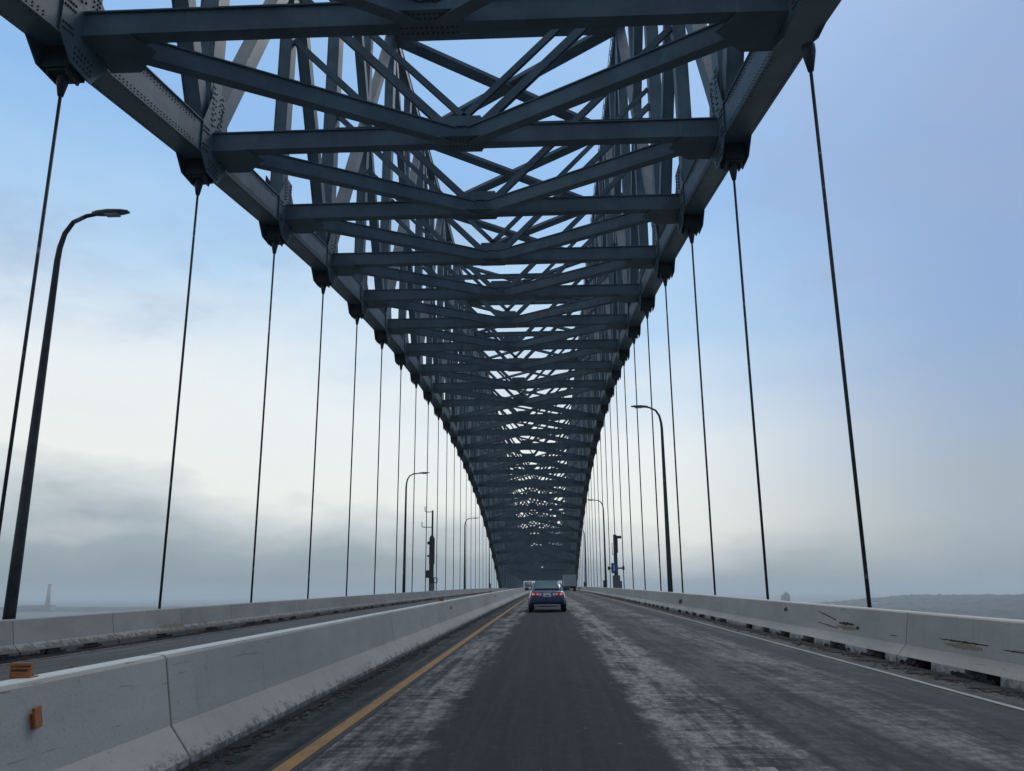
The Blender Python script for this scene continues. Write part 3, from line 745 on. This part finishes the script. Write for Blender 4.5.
def car(name, x, y, label, cat, mats, flip=False):
    z = zr(y); o = empty(name, (x, y, z)); o.rotation_euler = (math.atan(GR - 2*CC*y), 0, math.pi if flip else 0)
    def ringpts(w, zb, zs, zt, wt):           # half-section: sill, waist, shoulder, top
        P = [(-w*.94, zb), (-w, (zb+zs)/2), (-w*.97, zs), (-wt, zt-.04), (-wt*.82, zt), (wt*.82, zt), (wt, zt-.04), (w*.97, zs), (w, (zb+zs)/2), (w*.94, zb)]
        return P
    W = .88
    lower = [(-2.32, W*.86, .3, .62, .80, W*.80), (-2.26, W*.93, .25, .66, .93, W*.83), (-2.0, W*.98, .22, .7, 1.0, W*.86), (-1.45, W, .2, .72, .98, W*.9), (-.6, W, .19, .74, .97, W*.92), (.5, W, .19, .74, .95, W*.92), (1.0, W, .2, .72, .93, W*.9), (1.7, W*.97, .2, .66, .82, W*.84), (2.2, W*.88, .24, .58, .7, W*.72), (2.35, W*.74, .32, .5, .6, W*.6)]
    mb = MB(); mb.loft([[Vector((a, yy, c)) for a, c in ringpts(w, zb, zs, zt, wt)] for yy, w, zb, zs, zt, wt in lower])
    body = mb.build('body', mats[0], o, smooth=True); sd = body.modifiers.new('s', 'SUBSURF'); sd.levels = sd.render_levels = 2
    cab = [(-1.72, .70, .96, .02), (-1.05, .60, 1.38, 0), (-.5, .585, 1.43, 0), (.15, .58, 1.42, 0), (.95, .68, .95, 0)]
    mb = MB(); rings = []
    for yy, w, zt, _ in cab:
        wb = .77
        rings.append([Vector((-wb, yy, .9)), Vector((-(wb*.45+w*.55), yy, .9+(zt-.9)*.55)), Vector((-w, yy, zt-.05*(zt-.9))), Vector((-w*.8, yy, zt)), Vector((w*.8, yy, zt)), Vector((w, yy, zt-.05*(zt-.9))), Vector(((wb*.45+w*.55), yy, .9+(zt-.9)*.55)), Vector((wb, yy, .9))])
    mb.loft(rings); cb = mb.build('cabin', mats[0], o, smooth=True); sd = cb.modifiers.new('s', 'SUBSURF'); sd.levels = sd.render_levels = 2
    # windows laid on the cabin
    mb = MB()
    rw = [(-.60, -1.62, 1.015), (.60, -1.62, 1.015), (.49, -1.10, 1.335), (-.49, -1.10, 1.335)]
    mb.plate([Vector(p) + Vector((0, -.03, .03)) for p in rw], (0, -.52, .85), .02); mb.build('rear_window', GLASS, o, bevel=.01)
    mb = MB(); ws = [(-.62, .90, 1.0), (.62, .90, 1.0), (.5, .25, 1.36), (-.5, .25, 1.36)]
    mb.plate([Vector(p) + Vector((0, .03, .03)) for p in ws], (0, .5, .85), .02); mb.build('windscreen', GLASS, o, bevel=.01)
    for s in (-1, 1):
        mb = MB(); mb.plate([(s*.775, -1.2, 1.0), (s*.775, .65, 1.0), (s*.645, .1, 1.33), (s*.645, -.95, 1.33)], (s, 0, .4), .025); mb.build('side_window', GLASS, o)
        for yy in (-1.4, 1.4):
            mb = MB(); mb.tube([(s*.66, yy, .31), (s*.68, yy, .31), (s*.86, yy, .31), (s*.88, yy, .31)], [.27, .31, .31, .28], 24); wh = mb.build('wheel', TYRE, o)
            mb = MB(); mb.tube([(s*.84, yy, .31), (s*.885, yy, .31)], [.2, .19], 16); mb.build('rim', RIM, wh)
        mb = MB(); mb.box((s*1.0, .45, 1.02), (.2, .12, .15)); mb.box((s*.86, .5, .98), (.16, .06, .05)); mb.build('side_mirror', mats[0], o, bevel=.03)
        yb = -2.285
        mb = MB(); mb.box((s*.56, yb, .80), (.36, .1, .13)); t = mb.build('tail_light', RED, o, bevel=.02)
        mb = MB(); mb.box((s*.64, yb-.055, .80), (.12, .02, .08)); mb.box((s*.44, yb-.055, .80), (.09, .02, .06)); mb.build('lens', PINK, t, bevel=.008)
        mb = MB(); mb.box((s*.31, yb-.02, .79), (.11, .06, .11)); mb.build('reverse_light', WLENS, o, bevel=.01)
    mb = MB(); mb.box((0, -2.33, .775), (.36, .03, .17)); pl = mb.build('licence_plate', PLATE, o)
    mb = MB(); mb.box((0, -2.349, .74), (.16, .008, .05)); mb.build('plate_marking', PLATEINK, pl)
    mb = MB(); mb.box((0, -2.3, .90), (.09, .05, .04)); mb.build('badge', CHROME, o, bevel=.01)
    mb = MB(); mb.box((0, -2.33, .50), (1.5, .14, .18)); mb.build('bumper', mats[0], o, bevel=.04)
    mb = MB(); mb.box((0, -2.33, .315), (1.22, .1, .075)); mb.build('bumper_strip', BUMP, o, bevel=.02)
    mb = MB(); mb.tube([(.55, -2.38, .24), (.55, -2.1, .24)], .035, 8); mb.build('exhaust', CHROME, o)
    tag(o, label, cat); return o
car('sedan', -.08, 41.5, 'dark blue four door sedan with lit red tail lights driving ahead in left lane', 'car', [PAINT])

# box truck far ahead, right lane
TRUCKW = mat('truck_panel_grey', (.33, .36, .37), .5, 0, .2, 2.)
def box_truck():
    x, y = 4.0, 160.; o = empty('box_truck', (x, y, zr(y)))
    mb = MB(); mb.box((0, 3., 1.95), (2.4, 6.5, 2.1)); b = mb.build('cargo_box', TRUCKW, o, bevel=.03)
    mb = MB(); mb.box((0, -.27, 1.95), (2.2, .03, 1.9)); mb.box((0, -.29, 1.95), (.05, .03, 1.9)); mb.build('rear_door', TRUCKW, b)
    mb = MB(); mb.loft([[Vector((sx*1.1, yy, zz)) for sx, zz in ((-1, .6), (1, .6), (1, zt), (-1, zt))] for yy, zt in ((6.35, 2.6), (7.6, 2.6), (8.1, 1.7), (8.5, 1.5))]); mb.build('cab', TRUCKW, o, bevel=.05)
    mb = MB(); mb.box((0, 3, .78), (.9, 6.4, .2)); mb.box((0, -.25, .55), (2.3, .12, .14)); mb.build('chassis', BLACK, o)
    for s in (-1, 1):
        for yy in (1.3, 6.9):
            mb = MB(); mb.tube([(s*.75, yy, .48), (s*1.15, yy, .48)], .48, 20); mb.build('wheel', TYRE, o)
        mb = MB(); mb.box((s*1.0, -.32, .85), (.2, .05, .12)); mb.build('tail_light', RED, o)
    tag(o, 'pale grey box truck far ahead in the right lane beside the blue sedan', 'truck')
box_truck()
# pale van coming the other way behind the median
VANW = mat('van_grey', (.26, .27, .28), .4)
def van():
    x, y = -5.6, 232.; o = empty('delivery_van', (x, y, zr(y)-.08))
    mb = MB(); P = [(-2.4, .95), (-2.5, 1.5), (-1.6, 2.3), (-1.2, 2.45), (2.6, 2.45), (2.7, .5), (-2.4, .5)]
    mb.loft([[Vector((xx, a, b_)) for a, b_ in P] for xx in (-.98, .98)]); mb.build('body', VANW, o, bevel=.06)
    mb = MB(); mb.plate([(-.85, -2.47, 1.52), (.85, -2.47, 1.52), (.8, -1.72, 2.24), (-.8, -1.72, 2.24)], (0, -.7, .72), .02); mb.build('windscreen', GLASS, o)
    for s in (-1, 1):
        for yy in (-1.6, 1.8): mb = MB(); mb.tube([(s*.75, yy, .35), (s*1., yy, .35)], .35, 16); mb.build('wheel', TYRE, o)
        mb = MB(); mb.box((s*.75, -2.46, 1.05), (.3, .08, .2)); mb.build('headlight', WHM, o)
    tag(o, 'grey van far off on the opposite roadway, half hidden behind the median', 'van')
van()

# ------------------------------------------------------------------ water, land, far buildings
WZ = -46.
def water():
    m = bpy.data.materials.new('river_water'); m.use_nodes = True; nb = NB(m); b = nb.N['Principled BSDF']
    b.inputs['Base Color'].default_value = (.03, .045, .05, 1); b.inputs['Roughness'].default_value = .45; b.inputs['Specular IOR Level'].default_value = .2
    p = nb.node('ShaderNodeNewGeometry').outputs['Position']; n = nb.noise(p, .15, 5, .6)
    bp = nb.node('ShaderNodeBump'); bp.inputs['Strength'].default_value = .6; bp.inputs['Distance'].default_value = 1.
    nb.L.new(n, bp.inputs['Height']); nb.L.new(bp.outputs['Normal'], b.inputs['Normal'])
    mb = MB(); mb.add([(-11000, -3000, WZ), (11000, -3000, WZ), (11000, 13000, WZ), (-11000, 13000, WZ)], [(0, 1, 2, 3)])
    o = mb.build('water', m, recalc=False); o['kind'] = 'structure'
water()
LAND = mat('wooded_land', (.022, .03, .03), .95, 0, .5, .02)
from mathutils import noise as mn
def land(name, x0, x1, y0, y1, nx, nyy, hf):
    mb = MB(); vs = []
    for j in range(nyy+1):
        for i in range(nx+1):
            x = x0 + (x1-x0)*i/nx; y = y0 + (y1-y0)*j/nyy
            vs.append((x, y, WZ - 2 + hf(x, y, i/nx, j/nyy)))
    mb.add(vs, [(j*(nx+1)+i, j*(nx+1)+i+1, (j+1)*(nx+1)+i+1, (j+1)*(nx+1)+i) for j in range(nyy) for i in range(nx)])
    o = mb.build(name, LAND, recalc=False); o['kind'] = 'structure'; return o
def rh(x, y, u, v):
    t = max(0., min(1., (x - 860)/420.)); t = t*t*(3-2*t)
    ed = min(1., v*5)*min(1., (1-v)*6)*min(1., u*12)
    base = 5 + 25*t
    n = mn.noise(Vector((x*.0016, y*.0016, 1)))*5*t + mn.noise(Vector((x*.012, y*.012, 3)))*3 + abs(mn.noise(Vector((x*.06, y*.05, 7))))*9 + mn.noise(Vector((x*.15, y*.05, 9)))*3
    return max(0, (base + n))*ed
land('hills', 560, 3600, 950, 3400, 260, 80, rh)
def lh(x, y, u, v):
    ed = min(1., v*4)*min(1., (1-v)*6)*min(1., u*9)*min(1., (1-u)*9)
    return (5 + abs(mn.noise(Vector((x*.03, y*.03, 2))))*9 + mn.noise(Vector((x*.002, y*.002, 5)))*5)*ed
land('shore', -5200, 500, 2700, 3900, 260, 20, lh)
PALE = mat('pale_cladding', (.7, .71, .7), .7, 0, .15, .2); STONE = mat('pale_masonry', (.42, .4, .37), .8, 0, .3, .1); ROOFM = mat('grey_roof', (.2, .2, .21), .8); WINM = mat('far_window', (.05, .06, .07), .3)
def far_building(name, X, Y, w, dpt, h, z0, m, label, cat, roof='flat', nwin=6):
    o = empty(name, (X, Y, WZ + z0))
    mb = MB(); mb.box((0, 0, h/2), (w, dpt, h)); wl = mb.build('wall', m, o)
    mb = MB()
    if roof == 'flat': mb.box((0, 0, h+.6), (w+1.5, dpt+1.5, 1.2))
    else: mb.loft([[Vector((sx*(w/2+1), yy, zz)) for sx, zz in ((-1, h), (1, h), (.02, h+w*.55), (-.02, h+w*.55))] for yy in (-dpt/2-1, dpt/2+1)])
    mb.build('roof', ROOFM if roof == 'flat' else m, o)
    mb = MB()
    for i in range(nwin):
        for j in range(max(1, int(h//6))): mb.box((-w/2 + w*(i+.5)/nwin, -dpt/2-.1, 3 + j*6), (w/nwin*.5, .3, 2.4))
    mb.build('windows', WINM, wl)
    tag(o, label, cat); return o
far_building('warehouse', 800, 2400, 34, 25, 9, 8, PALE, 'long white flat roofed building on the right shore, nearer the tower', 'building')
far_building('warehouse', 868, 2330, 26, 20, 11, 8, PALE, 'white square building on the right shore, just left of nearest right hanger', 'building')
far_building('warehouse', 745, 2600, 18, 15, 7, 8, PALE, 'small low pale shed on the right shore, farthest from the viewer', 'building')
far_building('tower_block', 628, 2300, 19, 19, 34, 2, STONE, 'pale tall building with pitched roof on the right shore', 'building', 'pitch', 4)
def stack():
    X, Y = -1770, 2950; o = empty('smokestack', (X, Y, WZ+4))
    mb = MB(); mb.tube([(0, 0, 0), (0, 0, 88)], [9, 5.5], 16); mb.build('chimney', STONE, o, smooth=True)
    mb = MB(); mb.tube([(0, 0, 86), (0, 0, 89)], [6.2, 6.2], 16); mb.build('rim', ROOFM, o)
    tag(o, 'hazy smokestack rising over the far left shore', 'smokestack')
    far_building('power_house', X-10, Y-40, 110, 30, 16, 4, STONE, 'low pale plant building at the foot of the smokestack', 'building', 'flat', 10)
    far_building('storage_shed', X-75, Y-240, 130, 20, 6, 3, PALE, 'long low white shed along the far left shore', 'building', 'flat', 10)
stack()

# ------------------------------------------------------------------ haze
HZ = bpy.data.materials.new('haze_air'); HZ.use_nodes = True
nt = HZ.node_tree; nt.nodes.clear(); ou = nt.nodes.new('ShaderNodeOutputMaterial'); pv = nt.nodes.new('ShaderNodeVolumePrincipled')
pv.inputs['Color'].default_value = (.72, .8, .84, 1); pv.inputs['Density'].default_value = .0002; pv.inputs['Anisotropy'].default_value = .1
nt.links.new(pv.outputs[0], ou.inputs['Volume'])
mb = MB(); mb.box((0, 5000, (WZ-3+72)/2), (23000, 17000, 72-(WZ-3))); o = mb.build('haze', HZ); o['kind'] = 'stuff'; o['label'] = 'pale winter haze over the water and bridge'

# ------------------------------------------------------------------ light and sky
SUN_EL, SUN_AZ = 48., 25.     # azimuth clockwise from +Y
w = bpy.data.worlds.new('World'); sc.world = w; w.use_nodes = True
nb = NB(w); bg = nb.N['Background']
sky = nb.node('ShaderNodeTexSky'); sky.sky_type = 'NISHITA'; sky.sun_disc = False
sky.sun_elevation = R(SUN_EL); sky.sun_rotation = R(SUN_AZ); sky.air_density = 1.2; sky.dust_density = 2.
dirn = nb.node('ShaderNodeTexCoord').outputs['Generated']
sx = nb.node('ShaderNodeSeparateXYZ'); nb.L.new(dirn, sx.inputs[0])
off = nb.node('ShaderNodeVectorMath', operation='ADD'); nb.L.new(nb.scale(dirn, 1, 1, 2.4), off.inputs[0]); off.inputs[1].default_value = (4.3, 1.7, 2.2)
n1 = nb.noise(off.outputs[0], 1.5, 6, .55); n2 = nb.noise(nb.scale(dirn, 1.2, 1.2, 3.5), 4.5, 6, .6)
el = nb.math('ADD', sx.outputs[2], nb.math('ADD', nb.math('MULTIPLY_ADD', n1, .2, -.09), nb.math('MULTIPLY_ADD', n2, .09, -.045)))
el = nb.math('ADD', el, nb.math('MULTIPLY', sx.outputs[0], .07))
cr = nb.node('ShaderNodeValToRGB'); nb.L.new(el, cr.inputs[0])
E_ = cr.color_ramp.elements
stops = [(0., (.25, .32, .36)), (.035, (.32, .39, .44)), (.065, (.56, .62, .65)), (.105, (.88, .90, .865)), (.20, (.84, .89, .90)), (.34, (.45, .66, .88)), (.50, (.27, .50, .84)), (.76, (.30, .50, .78)), (.9, (1.25, 1.2, 1.1))]
E_[0].position = 0; E_[0].color = (*stops[0][1], 1); E_[1].position = 1; E_[1].color = (1.6, 1.52, 1.38, 1)
for p_, c_ in stops[1:]:
    e = E_.new(p_); e.color = (*c_, 1)
# the right side of the sky is a duller violet blue
rf = nb.smooth(sx.outputs[0], .08, .5)
cl = nb.mix(nb.math('MULTIPLY', rf, .88), cr.outputs['Color'], nb.mix(nb.smooth(nb.math('ADD', sx.outputs[2], nb.math('MULTIPLY_ADD', n2, .2, -.1)), .02, .30), (.25, .32, .38, 1), (.195, .325, .58, 1)))
cl = nb.mix(nb.math('MULTIPLY', nb.smooth(nb.math('MULTIPLY', sx.outputs[1], -1.), -.25, .5), .55), cl, (.20, .25, .30, 1))
n5 = nb.noise(nb.scale(dirn, 1, 1, 2.2), 3.1, 7, .62)
cl = nb.mix(nb.math('MULTIPLY', nb.math('MULTIPLY', nb.smooth(n5, .46, .68), nb.smooth(sx.outputs[2], .15, .35)), .4), cl, (.29, .37, .56, 1))
SB = .1
boost = nb.node('ShaderNodeVectorMath', operation='SCALE'); nb.L.new(cl, boost.inputs[0]); boost.inputs['Scale'].default_value = 1./SB
nb.L.new(nb.mix(.92, sky.outputs[0], boost.outputs[0]), bg.inputs['Color'])
bg.inputs['Strength'].default_value = SB
sl = bpy.data.lights.new('sun', 'SUN'); sl.energy = 1.5; sl.angle = R(25); sl.color = (1, .975, .94)
so = bpy.data.objects.new('sun', sl); COL.objects.link(so)
az = R(SUN_AZ); el_ = R(SUN_EL)
dv = Vector((math.sin(az)*math.cos(el_), math.cos(az)*math.cos(el_), math.sin(el_)))
so.rotation_euler = dv.to_track_quat('Z', 'Y').to_euler()

# ------------------------------------------------------------------ camera
cam = bpy.data.cameras.new('camera'); co = bpy.data.objects.new('camera', cam); COL.objects.link(co)
cam.sensor_width = 36; cam.lens = 827.5*36/1024; cam.clip_end = 40000; cam.clip_start = .1
p, r, yw = R(14.1089), R(-.4771), R(-2.3551)
f = Vector((math.sin(yw)*math.cos(p), math.cos(yw)*math.cos(p), math.sin(p)))
rt = f.cross(Vector((0, 0, 1))).normalized(); up = rt.cross(f)
rt2 = rt*math.cos(r) + up*math.sin(r); up2 = -rt*math.sin(r) + up*math.cos(r)
M = Matrix((rt2, up2, -f)).transposed().to_4x4(); M.translation = (0, 0, CAMZ); co.matrix_world = M
sc.camera = co
sc.view_settings.view_transform = 'Standard'; sc.view_settings.look = 'None'; sc.view_settings.gamma = 1; sc.view_settings.exposure = .08
sc.cycles.max_bounces = 6; sc.cycles.volume_bounces = 1; sc.cycles.use_denoising = True
